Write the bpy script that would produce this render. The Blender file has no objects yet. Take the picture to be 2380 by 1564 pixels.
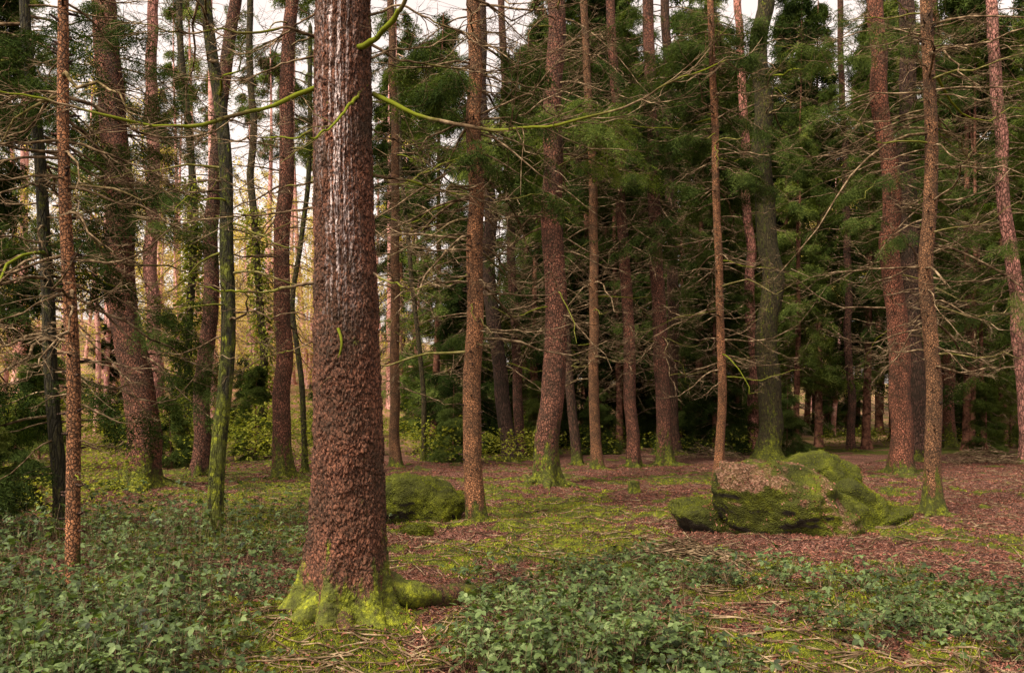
import bpy, math, random, time
import numpy as np
from mathutils import Vector
T0=time.time()
rng=np.random.default_rng(11)
random.seed(5)
# ---------------------------------------------------------------- noise
_perm=np.random.default_rng(3).permutation(256)
_val=np.random.default_rng(4).random(256)
def vnoise(x,y,z=0.0):
    x,y,z=np.broadcast_arrays(np.asarray(x,float),np.asarray(y,float),np.asarray(z,float))
    ix=np.floor(x).astype(int);iy=np.floor(y).astype(int);iz=np.floor(z).astype(int)
    fx=x-ix;fy=y-iy;fz=z-iz
    fx=fx*fx*(3-2*fx);fy=fy*fy*(3-2*fy);fz=fz*fz*(3-2*fz)
    def h(a,b,c): return _val[_perm[(_perm[(_perm[a&255]+b)&255]+c)&255]]
    def L(a,b,t): return a+(b-a)*t
    return L(L(L(h(ix,iy,iz),h(ix+1,iy,iz),fx),L(h(ix,iy+1,iz),h(ix+1,iy+1,iz),fx),fy),
             L(L(h(ix,iy,iz+1),h(ix+1,iy,iz+1),fx),L(h(ix,iy+1,iz+1),h(ix+1,iy+1,iz+1),fx),fy),fz)
def fbm(x,y,z=0.0,o=4):
    s=0;a=.5;t=0
    for i in range(o):
        s=s+a*vnoise(np.asarray(x)*2**i+17*i,np.asarray(y)*2**i+5*i,np.asarray(z)*2**i);t+=a;a*=.5
    return s/t
def ss(a,b,x):
    t=np.clip((np.asarray(x,float)-a)/(b-a),0,1);return t*t*(3-2*t)
def gs(x,y,cx,cy,rx,ry): return np.exp(-((x-cx)/rx)**2-((y-cy)/ry)**2)
# ---------------------------------------------------------------- terrain
def H(x,y):
    x=np.asarray(x,float);y=np.asarray(y,float)
    h=.16*(fbm(x*.3+9,y*.3,0,2)-.5)+.05*(fbm(x*1.4,y*1.4+40,0,3)-.5)
    h=h-.16*gs(x,y,-2.7,8.9,.9,1.3)+.05*gs(x,y,-1.27,6.6,.8,.7)
    h=h+ss(30,105,y)*ss(12,-28,x)*9+ss(45,150,y)*6
    return h
# survey constants: eye height 1.7 m, bearings measured off the photograph
F=1980.;CX=1190.;HY=950.;EYE=1.7
def X(px,d): return (px-CX)/F*d
def Z(py,d): return EYE+(HY-py)/F*d
# ---------------------------------------------------------------- mesh builder
class MB:
    def __init__(s): s.V=[];s.F=[];s.M=[];s.A=[];s.B=[];s.n=0;s.S=[]
    def add(s,v,f,mat=0,moss=0.0,b=0.0,smooth=True):
        v=np.asarray(v,float).reshape(-1,3);f=np.asarray(f,int)
        if len(f)==0: return
        s.V.append(v);s.F.append(f+s.n);s.M.append(np.full(len(f),mat,int));s.S.append(np.full(len(f),smooth,bool))
        s.A.append(np.broadcast_to(np.asarray(moss,float),(len(v),)).copy())
        s.B.append(np.broadcast_to(np.asarray(b,float),(len(v),)).copy());s.n+=len(v)
    def mesh(s,name,mats):
        me=bpy.data.meshes.new(name)
        V=np.concatenate(s.V);me.vertices.add(len(V));me.vertices.foreach_set('co',V.ravel())
        loops=np.concatenate([f.ravel() for f in s.F]);sz=np.concatenate([np.full(len(f),f.shape[1]) for f in s.F])
        me.loops.add(len(loops));me.loops.foreach_set('vertex_index',loops)
        st=np.concatenate([[0],np.cumsum(sz)[:-1]])
        me.polygons.add(len(sz));me.polygons.foreach_set('loop_start',st)
        me.polygons.foreach_set('material_index',np.concatenate(s.M))
        me.polygons.foreach_set('use_smooth',np.concatenate(s.S))
        a=me.attributes.new('moss','FLOAT','POINT');a.data.foreach_set('value',np.concatenate(s.A))
        a=me.attributes.new('extra','FLOAT','POINT');a.data.foreach_set('value',np.concatenate(s.B))
        for m in mats: me.materials.append(m)
        me.update(calc_edges=True)
        return me
    def obj(s,name,mats,loc=(0,0,0)):
        o=bpy.data.objects.new(name,s.mesh(name,mats));o.location=loc
        bpy.context.scene.collection.objects.link(o);return o
def nrm(v): return v/np.maximum(np.linalg.norm(v,axis=-1,keepdims=True),1e-9)
def tubes(P,R,S=5):
    P=np.asarray(P,float)
    if P.ndim==2: P=P[None]
    B,K,_=P.shape
    R=np.broadcast_to(R,(B,K))
    t=nrm(np.gradient(P,axis=1))
    ax=np.abs(t.mean(1)).argmin(1);ref=np.eye(3)[ax][:,None,:]
    n1=nrm(np.cross(t,np.broadcast_to(ref,t.shape)));n2=np.cross(t,n1)
    th=np.arange(S)*2*np.pi/S
    V=P[:,:,None,:]+R[:,:,None,None]*(np.cos(th)[None,None,:,None]*n1[:,:,None,:]+np.sin(th)[None,None,:,None]*n2[:,:,None,:])
    idx=np.arange(B*K*S).reshape(B,K,S)
    a=idx[:,:-1];b=idx[:,1:];f=np.stack([a,np.roll(a,-1,2),np.roll(b,-1,2),b],-1).reshape(-1,4)
    return V.reshape(-1,3),f
def frames(D,roll):
    x=nrm(D);up=np.array([0,0,1.])+rng.normal(0,.02,x.shape)
    y=nrm(np.cross(up,x));z=np.cross(x,y)
    c=np.cos(roll)[:,None];s=np.sin(roll)[:,None]
    y2=y*c+z*s;z2=-y*s+z*c
    return np.stack([x,y2,z2],-1)
def stamp(T,Fc,pos,D,scale,roll=None):
    n=len(pos)
    if roll is None: roll=rng.normal(0,.35,n)
    R=frames(D,roll);scale=np.broadcast_to(scale,(n,))
    V=np.einsum('bij,vj->bvi',R,T)*scale[:,None,None]+pos[:,None,:]
    f=(Fc[None]+(np.arange(n)*len(T))[:,None,None]).reshape(-1,Fc.shape[1])
    return V.reshape(-1,3),f
# ---------------------------------------------------------------- templates
def spray_t(nside,npl,nlen,nw,seed):
    r=np.random.default_rng(seed);V=[]
    def axis(p0,d,L,n):
        pr=np.cross([0,0,1],d);pr/=np.linalg.norm(pr)
        for i in range(n):
            for s in (-1,1):
                t=(i+r.random())/n;p=p0+d*L*t+np.array([0,0,-.25*(L*t)**2])
                tip=p+(pr*s*(.5+.5*r.random())+d*(.5+.5*r.random())+np.array([0,0,1])*r.normal(0,.45))*nlen*(.7+.6*r.random())
                V.extend([p-d*nw,p+d*nw,tip])
        V.extend([p0-pr*nw*.4,p0+pr*nw*.4,p0+d*L+np.array([0,0,-.25*L*L])])
    axis(np.zeros(3),np.array([1.,0,0]),1,npl*2)
    for i in range(nside):
        t=.08+.85*i/nside;s=1 if i%2 else -1
        a=math.radians(r.uniform(38,65))
        d=np.array([math.cos(a),s*math.sin(a),r.uniform(-.45,.05)]);d/=np.linalg.norm(d)
        axis(np.array([t,0,-.25*t*t]),d,(.5*(1-t)+.14)*r.uniform(.7,1.2),npl)
    V=np.array(V);return V,np.arange(len(V)).reshape(-1,3)
SP_M=[spray_t(9,4,.12,.02,10+i) for i in range(3)]
SP_F=[spray_t(6,3,.2,.036,20+i) for i in range(3)]
lv=np.array([[0,0,0],[.25,.25,.05],[.62,.26,.04],[1,0,-.08],[.62,-.26,.04],[.25,-.25,.05],[.3,0,0],[.65,0,-.01]])
lf=np.array([[0,6,1],[1,6,7],[1,7,2],[2,7,3],[0,5,6],[5,7,6],[5,4,7],[4,3,7]])
def rotz(v,a): c,s=math.cos(a),math.sin(a);return v@np.array([[c,s,0],[-s,c,0],[0,0,1]])
TRI=np.concatenate([lv*1.0+[.1,0,0],rotz(lv*.8,1.15)+[.05,.02,0],rotz(lv*.8,-1.15)+[.05,-.02,0]]);TRIF=np.concatenate([lf,lf+8,lf+16])
# ---------------------------------------------------------------- materials
def newmat(name):
    m=bpy.data.materials.new(name);m.use_nodes=True;nt=m.node_tree
    for n in list(nt.nodes): nt.nodes.remove(n)
    return m,nt,nt.nodes.new('ShaderNodeOutputMaterial')
class N:
    def __init__(s,nt): s.nt=nt
    def __call__(s,t,inp={},**kw):
        n=s.nt.nodes.new(t)
        for k,v in kw.items(): setattr(n,k,v)
        for k,v in inp.items():
            if isinstance(v,bpy.types.NodeSocket): s.nt.links.new(v,n.inputs[k])
            else: n.inputs[k].default_value=v
        return n
    def ramp(s,f,stops):
        n=s('ShaderNodeValToRGB',{'Fac':f});e=n.color_ramp.elements
        while len(e)<len(stops): e.new(.5)
        for i,(p,c) in enumerate(stops):
            e[i].position=p;e[i].color=(c if len(c)==4 else (*c,1)) if not isinstance(c,float) else (c,c,c,1)
        return n.outputs['Color']
    def mix(s,f,a,b,mode='MIX'):
        n=s('ShaderNodeMix',data_type='RGBA',blend_type=mode)
        for i,v in ((0,f),(6,a),(7,b)):
            if isinstance(v,bpy.types.NodeSocket): s.nt.links.new(v,n.inputs[i])
            else: n.inputs[i].default_value=v if i==0 else (*v,1)
        return n.outputs[2]
    def math(s,op,a,b=0.,clamp=False):
        n=s('ShaderNodeMath',operation=op,use_clamp=clamp)
        for i,v in ((0,a),(1,b)):
            if isinstance(v,bpy.types.NodeSocket): s.nt.links.new(v,n.inputs[i])
            else: n.inputs[i].default_value=v
        return n.outputs[0]
def moss_col(n,co,sc=1.):
    a=n('ShaderNodeTexNoise',{'Vector':co,'Scale':9*sc,'Detail':5.,'Roughness':.8}).outputs['Fac']
    b=n('ShaderNodeTexNoise',{'Vector':co,'Scale':2.2*sc,'Detail':3.}).outputs['Fac']
    c=n.ramp(a,[(.36,(.028,.024,.006)),(.5,(.090,.105,.010)),(.68,(.28,.30,.016))])
    return n.mix(n.ramp(b,[(.4,.7),(.6,0.)]),c,(.05,.055,.012))
def bark(name,dark,light,scale=24,zs=.5,depth=.012,fine=False,extra_dark=.22):
    m,nt,out=newmat(name);n=N(nt)
    co=n('ShaderNodeTexCoord').outputs['Object']
    mp=n('ShaderNodeMapping',{'Vector':co,'Scale':(1,1,zs)}).outputs[0]
    wn=n('ShaderNodeTexNoise',{'Vector':mp,'Scale':scale*.6,'Detail':2.})
    wv=n('ShaderNodeVectorMath',{0:wn.outputs['Color'],1:(.05,.05,.05)},operation='MULTIPLY').outputs[0]
    wp=n('ShaderNodeVectorMath',{0:mp,1:wv},operation='ADD').outputs[0]
    ve=n('ShaderNodeTexVoronoi',{'Vector':wp,'Scale':float(scale)},feature='DISTANCE_TO_EDGE').outputs['Distance']
    vc=n('ShaderNodeTexVoronoi',{'Vector':wp,'Scale':float(scale)},feature='F1')
    crack=n.ramp(ve,[(.0,0.),(.16,1.)])
    no=n('ShaderNodeTexNoise',{'Vector':co,'Scale':55.,'Detail':4.,'Roughness':.7}).outputs['Fac']
    big=n('ShaderNodeTexNoise',{'Vector':co,'Scale':2.3,'Detail':5.,'Roughness':.65}).outputs['Fac']
    c=n.mix(n('ShaderNodeSeparateColor',{0:vc.outputs['Color']}).outputs[0],dark,light)
    c=n.mix(n.ramp(no,[(.42,0.),(.72,.9)]),c,tuple(x*2.0 for x in light))
    c=n.mix(crack,tuple(x*extra_dark for x in dark),c)
    c=n.mix(n.ramp(big,[(.38,0.),(.64,.8)]),c,n.mix(.5,tuple(x*.5 for x in dark),(.04,.033,.018)))
    ob=n('ShaderNodeObjectInfo').outputs['Random']
    c=n.mix(1.,c,n.ramp(ob,[(0.,(.62,.66,.66)),(.5,(.95,.95,.95)),(1.,(1.18,1.05,.95))]),'MULTIPLY') if not fine else c
    if fine:
        ex=n('ShaderNodeAttribute',attribute_name='extra').outputs['Fac']
        c=n.mix(ex,c,(.66,.56,.53))
    ms=n('ShaderNodeAttribute',attribute_name='moss').outputs['Fac']
    ms2=n('ShaderNodeMapping',{'Vector':co,'Scale':(1,1,.45)}).outputs[0]
    mn=n('ShaderNodeTexNoise',{'Vector':ms2,'Scale':12.,'Detail':6.,'Roughness':.8}).outputs['Fac']
    mk=n.ramp(n.math('ADD',n.math('MULTIPLY',n.math('SUBTRACT',mn,.5),2.8),ms),[(.36,0.),(.62,1.)])
    c=n.mix(mk,c,moss_col(n,co,1.6))
    hgt=n.math('ADD',n.math('MULTIPLY',crack,.7),n.math('MULTIPLY',no,.6))
    hgt=n.math('ADD',hgt,n.math('MULTIPLY',mk,.8))
    bp=n('ShaderNodeBump',{'Height':hgt,'Strength':1.,'Distance':depth}).outputs[0]
    p=n('ShaderNodeBsdfPrincipled',{'Base Color':c,'Roughness':.85,'Normal':bp,'Specular IOR Level':.2})
    nt.links.new(p.outputs[0],out.inputs[0]);return m
def cheap(name,stops,sc=3.,mossy=None):
    m,nt,out=newmat(name);n=N(nt)
    co=n('ShaderNodeTexCoord').outputs['Object']
    c=n.ramp(n('ShaderNodeTexNoise',{'Vector':co,'Scale':sc,'Detail':3.,'Roughness':.7}).outputs['Fac'],stops)
    if mossy:
        ms=n('ShaderNodeAttribute',attribute_name='moss').outputs['Fac']
        c=n.mix(n.ramp(ms,[(.25,0.),(.6,1.)]),c,mossy)
    d=n('ShaderNodeBsdfDiffuse',{'Color':c}).outputs[0];nt.links.new(d,out.inputs[0]);return m
def leafmat(name,cols,trans=.35,rough=.6,spec=.3,nsc=1.2,tr_tint=(1.35,1.35,.5),diff=False):
    m,nt,out=newmat(name);n=N(nt)
    isl=n('ShaderNodeNewGeometry').outputs['Random Per Island']
    ob=n('ShaderNodeObjectInfo').outputs['Random']
    co=n('ShaderNodeNewGeometry').outputs['Position']
    no=n('ShaderNodeTexNoise',{'Vector':co,'Scale':nsc,'Detail':2.}).outputs['Fac']
    f=n.math('ADD',n.math('MULTIPLY',isl,.45),n.math('MULTIPLY',n.math('SUBTRACT',no,.25),.8))
    f=n.math('ADD',f,n.math('MULTIPLY',n.math('SUBTRACT',ob,.5),.3),True)
    st=[(i/(len(cols)-1)*.8+.1,c) for i,c in enumerate(cols)]
    c=n.ramp(f,st)
    d=n('ShaderNodeBsdfDiffuse',{'Color':c}).outputs[0] if diff else n('ShaderNodeBsdfPrincipled',{'Base Color':c,'Roughness':rough,'Specular IOR Level':spec}).outputs[0]
    tc=n.mix(1.,c,tr_tint,'MULTIPLY')
    t=n('ShaderNodeBsdfTranslucent',{'Color':tc}).outputs[0]
    s=n('ShaderNodeMixShader',{0:trans,1:d,2:t}).outputs[0]
    nt.links.new(s,out.inputs[0]);return m
M_BARK=bark('spruce_bark_plated',(.050,.020,.012),(.155,.064,.036),34,.6,.004,True)
M_BARK2=bark('spruce_bark',(.060,.027,.016),(.22,.092,.058),22,.55,.035)
M_BARKO=bark('young_spruce_bark',(.095,.044,.020),(.33,.155,.072),34,.8,.02)
M_BARKP=bark('pine_bark_pink',(.19,.08,.06),(.50,.23,.18),14,.4,.03)
M_BARKD=bark('dark_bark',(.03,.017,.011),(.09,.047,.032),20,.3,.03)
M_BARKG=bark('mossy_bark',(.020,.018,.007),(.06,.05,.018),22,.2,.03)
M_PINK=cheap('distant_pine_bark_hazed',[(.35,(.28,.11,.09)),(.5,(.56,.29,.24)),(.65,(.70,.42,.36))],4.)  # pink bark with far haze and light painted in as a lighter colour
M_DBR=cheap('distant_spruce_bark',[(.35,(.04,.02,.014)),(.5,(.14,.065,.042)),(.65,(.25,.12,.075))],4.)
M_TWIG=cheap('dead_twig',[(.35,(.028,.018,.010)),(.5,(.10,.068,.038)),(.65,(.27,.20,.12))],7.,(.12,.14,.014))
M_TWIGP=cheap('pale_twig_hazed',[(.35,(.26,.15,.11)),(.5,(.46,.30,.22)),(.65,(.60,.43,.33))],5.)  # pinkish twigs, lightened in colour to stand in for background haze
M_NEED=leafmat('spruce_needles',[(.006,.011,.003),(.020,.033,.009),(.054,.078,.018),(.13,.165,.040)],.3,nsc=.8,diff=True)
M_NEEDL=leafmat('spruce_needles_light',[(.014,.023,.006),(.050,.076,.017),(.12,.155,.034),(.25,.28,.065)],.4,nsc=.7,diff=True)  # lighter green sprays; on distant trees the paler colour replaces haze and light
M_BRAM=leafmat('bramble_leaf',[(.012,.018,.006),(.045,.072,.020),(.115,.165,.052),(.27,.33,.15)],.28,.55,.2,1.9)
M_UND=leafmat('undergrowth_leaf',[(.03,.04,.008),(.10,.12,.02),(.24,.25,.04),(.38,.36,.08)],.45,nsc=.6,diff=True)  # leaf colours brightened to make up for the shade they stand in
M_DEC=leafmat('spring_leaf_hazed',[(.26,.23,.03),(.50,.44,.09),(.68,.56,.24),(.78,.58,.42)],.5,nsc=.25,diff=True)  # yellow-green leaves; background brightness and haze are put into the colour
M_LIT=leafmat('leaf_litter',[(.035,.014,.009),(.14,.056,.037),(.30,.13,.09),(.60,.36,.27)],.1,nsc=2.2,tr_tint=(1,.9,.8),diff=True)
M_MOSSB=leafmat('moss_blade',[(.03,.026,.006),(.085,.10,.010),(.21,.235,.016),(.40,.41,.05)],.3,nsc=3.,tr_tint=(1.1,1.15,.6),diff=True)
# ---------------------------------------------------------------- masks
MB_BL=[(-4.6,15,1.7,5,1.),(.75,13.2,1.2,2.6,1.),(1.0,10.7,1.,1.2,1.),(4.0,21,2.2,2.2,1.),(-.3,18,1.,2.5,.7),(2.6,6.0,2.6,.75,.7),
 (3.9,8.0,1.3,.5,.6),(-.3,5.6,2.2,.45,.4),(18,34,8,3.5,1.),(-.4,9.7,.9,1.0,.85),(-3.2,5.9,2.5,.7,.7),(1.9,8.2,.7,.6,.6),(-8,22,3,4,.8),(5.2,11.7,1.0,.6,.6),(1.9,17,.6,.8,.7),(10,23,2,2,.5)]
def moss_mask(x,y):
    m=0
    for b in MB_BL: m=m+b[4]*gs(x,y,*b[:4])
    m=m+(fbm(x*.8+3,y*.8,0,4)-.5)*2.0+(fbm(x*3+3,y*3,5,4)-.5)*2.6
    return ss(.50,.95,m)
def bram_mask(x,y):
    a=ss(-1.5,-2.3,x)*ss(14.5,10.5,y+ (fbm(x*.6,y*.6)-.5)*3)
    b=ss(-.75,-.1,x)*ss(10.2,9.0,y+.22*np.abs(x-1)+(fbm(x*.9,y*.9,3)-.5)*2.0)
    n=fbm(x*1.1+7,y*1.1+2,0,3)
    a=a*ss(.30,.55,n)*(1-.8*gs(x,y,-2.7,9.,.8,1.))
    b=b*ss(.36,.58,n)*(1-.9*gs(x,y,3.4,5.7,1.8,.55))*(1-.6*gs(x,y,3.2,8.6,.9,.8))
    c=ss(7.,5.8,y)*.4*ss(.38,.6,n)
    k=1-np.minimum(1,1.3*gs(x,y,-1.0,6.2,.75,.75))
    return np.maximum(np.maximum(a,b),c)*k
# ---------------------------------------------------------------- ground
def axis_pts(lo,f0,f1,hi,step,g=1.06):
    c=list(np.arange(f0,f1,step));s=step;p=f1;r=[]
    while p<hi: r.append(p);s*=g;p+=s
    r.append(hi);s=step;p=f0-step;l=[]
    while p>lo: l.append(p);s*=g;p-=s
    l.append(lo);return np.array(l[::-1]+c+r)
xs=axis_pts(-260,-8,9,260,.05);ys=axis_pts(-60,4.5,16,340,.05,1.04)
gx,gy=np.meshgrid(xs,ys)
def micro(x,y):
    near=ss(40,15,y);return near*(.08*(fbm(x*6,y*6,0,3)-.5)+moss_mask(x,y)*.08*fbm(x*3,y*3,8,2)+.16*(fbm(x*1.7,y*1.7,20,2)-.5))
def surf(x,y): return H(x,y)+micro(x,y)
gz=surf(gx,gy);mm=moss_mask(gx,gy)
mb=MB();nx=len(xs);ny=len(ys);ii=np.arange(nx*ny).reshape(ny,nx)
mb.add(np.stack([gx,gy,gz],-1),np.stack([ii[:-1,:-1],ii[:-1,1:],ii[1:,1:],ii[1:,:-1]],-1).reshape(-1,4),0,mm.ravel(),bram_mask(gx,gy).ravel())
m,nt,out=newmat('forest_floor');n=N(nt)
co=n('ShaderNodeTexCoord').outputs['Object']
v=n('ShaderNodeTexVoronoi',{'Vector':co,'Scale':55.,'Randomness':1.},feature='F1')
no=n('ShaderNodeTexNoise',{'Vector':co,'Scale':7.,'Detail':8.,'Roughness':.8}).outputs['Fac']
nb=n('ShaderNodeTexNoise',{'Vector':co,'Scale':1.1,'Detail':5.}).outputs['Fac']
lit=n.ramp(n('ShaderNodeSeparateColor',{0:v.outputs['Color']}).outputs[0],[(0,(.03,.013,.008)),(.4,(.12,.048,.031)),(.75,(.25,.105,.072)),(1,(.44,.25,.18))])
lit=n.mix(n.ramp(no,[(.38,.8),(.55,0.)]),lit,(.022,.010,.006))
lit=n.mix(n.ramp(nb,[(.45,0.),(.7,.6)]),lit,(.05,.03,.012))
sy=n('ShaderNodeSeparateXYZ',{0:co}).outputs[1]
lit=n.mix(n.ramp(n.math('DIVIDE',sy,100.),[(.30,0.),(.5,.8)]),lit,n.mix(n.ramp(nb,[(.4,0.),(.6,1.)]),(.46,.24,.14),(.24,.22,.05)))  # far litter lightened with distance, painting in background light and haze
ms=n('ShaderNodeAttribute',attribute_name='moss').outputs['Fac']
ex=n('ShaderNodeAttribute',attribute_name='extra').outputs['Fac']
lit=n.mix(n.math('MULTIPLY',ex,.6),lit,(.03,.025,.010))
mk=n.ramp(n.math('ADD',ms,n.math('MULTIPLY',n.math('SUBTRACT',no,.5),2.2)),[(.42,0.),(.75,1.)])
c=n.mix(mk,lit,moss_col(n,co))
bp=n('ShaderNodeBump',{'Height':n.math('ADD',n.math('MULTIPLY',v.outputs['Distance'],.6),no),'Strength':1.,'Distance':.06}).outputs[0]
p=n('ShaderNodeBsdfPrincipled',{'Base Color':c,'Roughness':.9,'Normal':bp,'Specular IOR Level':.15})
nt.links.new(p.outputs[0],out.inputs[0]);M_GROUND=m
mb.obj('forest_ground',[M_GROUND])
# ---------------------------------------------------------------- branch helpers
def mk_branches(O,az,L,rise,droop,up,K=9,wob=.05):
    n=len(O);s=np.linspace(0,1,K)
    d=np.stack([np.cos(az),np.sin(az)],-1)
    P=np.zeros((n,K,3))
    lat=np.cumsum(rng.normal(0,wob,(n,K)),1)*s;lz=np.cumsum(rng.normal(0,wob*.8,(n,K)),1)*s
    P[:,:,:2]=O[:,None,:2]+d[:,None,:]*(s*1.)[None,:,None]*L[:,None,None]
    P[:,:,0]+=-d[:,1][:,None]*lat*L[:,None];P[:,:,1]+=d[:,0][:,None]*lat*L[:,None]
    P[:,:,2]=O[:,2][:,None]+L[:,None]*((rise)[:,None]*s-(droop)[:,None]*s**1.5+(up)[:,None]*s**3+lz)
    return P
def pick(P,k,smin=.25,smax=1.):
    n,K,_=P.shape;s=rng.uniform(smin,smax,(n,k))*(K-1.001);i=s.astype(int);f=(s-i)[...,None]
    b=np.arange(n)[:,None]
    p=P[b,i]*(1-f)+P[b,i+1]*f;t=nrm(P[b,i+1]-P[b,i])
    return p.reshape(-1,3),t.reshape(-1,3),(s/(K-1)).reshape(-1)
def yawed(t,a,dz):
    c,s=np.cos(a),np.sin(a)
    return nrm(np.stack([t[:,0]*c-t[:,1]*s,t[:,0]*s+t[:,1]*c,t[:,2]*.5+dz],-1))
def twigs(mb,P,L,k,mat,r0=.004,lf=.3,moss=0.,S=3,dz=-.1):
    p,t,s=pick(P,k)
    n=len(p);a=rng.choice([-1,1],n)*rng.uniform(.5,1.2,n)
    D=yawed(t,a,rng.normal(dz,.3,n));l=np.repeat(L,k)*lf*rng.uniform(.4,1.3,n)*(1.15-.6*s)
    u=np.linspace(0,1,5)
    Q=p[:,None]+D[:,None]*u[None,:,None]*l[:,None,None]
    Q[:,:,2]+=l[:,None]*rng.normal(.1,.22,n)[:,None]*u**2
    Q+=np.cumsum(rng.normal(0,.03,Q.shape),1)*l[:,None,None]*u[None,:,None]*2
    mb.add(*tubes(Q,r0*(1-.75*u)[None],S),mat,moss)
    return Q,l
def add_dead(mb,ctr,rad,z0,z1,n,L0,L1,mat,tw=8,moss=0.,sub=True,azr=None,thick=1.):
    if n<1: return
    z=rng.uniform(z0,z1,n);az=rng.uniform(0,2*np.pi,n) if azr is None else rng.uniform(azr[0],azr[1],n)
    L=rng.uniform(L0,L1,n)*rng.uniform(.45,1.1,n)
    c=ctr(z);r=rad(z)
    O=np.stack([c[:,0]+np.cos(az)*r*.8,c[:,1]+np.sin(az)*r*.8,z],-1)
    P=mk_branches(O,az,L,rng.uniform(-.05,.35,n),rng.uniform(.3,1.15,n),rng.uniform(.1,.8,n),wob=.07)
    s=np.linspace(0,1,9)
    rr=(.007+.007*L)[:,None]*(1-.82*s)[None]*thick
    mo=np.repeat(np.clip(moss+rng.normal(.05,.25,n),0,1),9*5)
    mb.add(*tubes(P,rr,5),mat,mo)
    Q,l=twigs(mb,P,L,tw,mat,.0046*thick,.36,moss)
    if sub: twigs(mb,Q,l,4,mat,.003*thick,.6,moss)
def add_live(mb,ctr,rad,z0,z1,n,L0,L1,mtw,mnd,dens=14,tmpl=SP_M,sc=(.3,.55),azr=None,taper=False,hang=.6):
    z=rng.uniform(z0,z1,n);az=rng.uniform(0,2*np.pi,n) if azr is None else rng.uniform(azr[0],azr[1],n)
    L=rng.uniform(L0,L1,n)
    if taper: L=L*(1-.85*(z-z0)/(z1-z0))
    c=ctr(z);r=rad(z)
    O=np.stack([c[:,0]+np.cos(az)*r*.8,c[:,1]+np.sin(az)*r*.8,z],-1)
    P=mk_branches(O,az,L,rng.uniform(.0,.3,n),rng.uniform(.45,.95,n),rng.uniform(.1,.5,n),K=8,wob=.04)
    s=np.linspace(0,1,8)
    mb.add(*tubes(P,(.006+.007*L)[:,None]*(1-.8*s)[None],4),mtw)
    Q,l=twigs(mb,P,L,5,mtw,.005,.35,0.,3,-.25)
    for P_,k in ((P,dens),(Q,max(2,dens//5))):
        p,t,ss_=pick(P_,k,.2)
        m=len(p);D=yawed(t,rng.uniform(-1.2,1.2,m),rng.uniform(-hang*2.2,-.1,m))
        ch=rng.integers(0,len(tmpl),m)
        for i in range(len(tmpl)):
            q=ch==i
            if q.any(): mb.add(*stamp(*tmpl[i],p[q],D[q],rng.uniform(sc[0],sc[1],q.sum())),mnd,smooth=False)
# ---------------------------------------------------------------- trunk
def trunk(mb,ctr,rad,htot,S,dz0,dz1,mat,lobes=5,flare=.8,fh=.3,ztop=None,seed=0,lw=.36):
    zt=ztop or htot
    zs=[-.3];
    while zs[-1]<zt: zs.append(zs[-1]+(dz0 if zs[-1]<1.3 else dz1))
    while zs[-1]<htot: zs.append(zs[-1]+.5)
    zs=np.array(zs);th=np.arange(S)*2*np.pi/S
    Zg,Tg=np.meshgrid(zs,th,indexing='ij')
    r0=rad(np.maximum(zs,0))[:,None]
    rl=np.random.default_rng(seed+50);ang=np.sort((np.arange(lobes)+rl.uniform(-.3,.3,lobes))*2*np.pi/lobes);amp=rl.uniform(.5,1.2,lobes)
    lob=0
    for a,b in zip(ang,amp):
        dd=np.angle(np.exp(1j*(Tg-a)));lob=lob+b*np.exp(-(dd/lw)**2)
    fl=flare*np.exp(-np.maximum(Zg,0)/fh)
    r=r0*(1+fl*(.2+lob*.95)+.22*lob*np.exp(-np.maximum(Zg,0)/(fh*3))*flare*.5)
    cx,cy,sz=np.cos(Tg),np.sin(Tg),Zg
    r=r*(1+.09*(fbm(cx*1.6+seed,cy*1.6,sz*1.1,3)-.5)*2+.10*(fbm(cx*5+seed,cy*5,sz*6,3)-.5))
    c=ctr(np.maximum(zs,0))
    return zs,Tg,Zg,r,c,ang,amp
def trunk_add(mb,tr,mat,moss,extra=0.):
    zs,Tg,Zg,r,c,ang,amp=tr
    V=np.stack([c[:,0][:,None]+np.cos(Tg)*r,c[:,1][:,None]+np.sin(Tg)*r,Zg],-1)
    K,S=Tg.shape;idx=np.arange(K*S).reshape(K,S);a=idx[:-1];b=idx[1:]
    f=np.stack([a,np.roll(a,-1,1),np.roll(b,-1,1),b],-1).reshape(-1,4)
    mb.add(V,f,mat,np.broadcast_to(moss,Tg.shape).ravel(),np.broadcast_to(extra,Tg.shape).ravel())
def roots(mb,x0,y0,z0,r0,ang,amp,Lm,mat,S=10,mossv=1.,ext=None):
    for a,b in zip(ang,amp):
        L=Lm*b*random.uniform(.7,1.2);K=14;s=np.linspace(0,1,K)
        aa=a+np.cumsum(rng.normal(0,.1,K))
        x=r0*.9*math.cos(a)+np.cumsum(np.cos(aa))*L/K;y=r0*.9*math.sin(a)+np.cumsum(np.sin(aa))*L/K
        rr=r0*.38*(1-.8*s)*(.7+.3*b)
        z=H(x0+x,y0+y)-z0+rr*.25+.32*r0*np.exp(-s*5)-.05*s+.05*(fbm(x*4,y*4,0,2)-.5)
        mb.add(*tubes(np.stack([x,y,z],-1),rr[None],S),mat,mossv)
def fuzz(mb,P,Nn,size,mat,k=1):
    n=len(P);D=nrm(Nn+rng.normal(0,.55,P.shape));si=nrm(np.cross(D,rng.normal(0,1,P.shape)))
    l=size*rng.uniform(.5,1.4,n)[:,None]
    V=np.stack([P-si*l*.14-Nn*l*.1,P+si*l*.14-Nn*l*.1,P+D*l],1).reshape(-1,3)
    mb.add(V,np.arange(len(V)).reshape(-1,3),mat,smooth=False)
MATS=[None,M_TWIG,M_NEED,M_NEEDL,M_UND,M_MOSSB]
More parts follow.
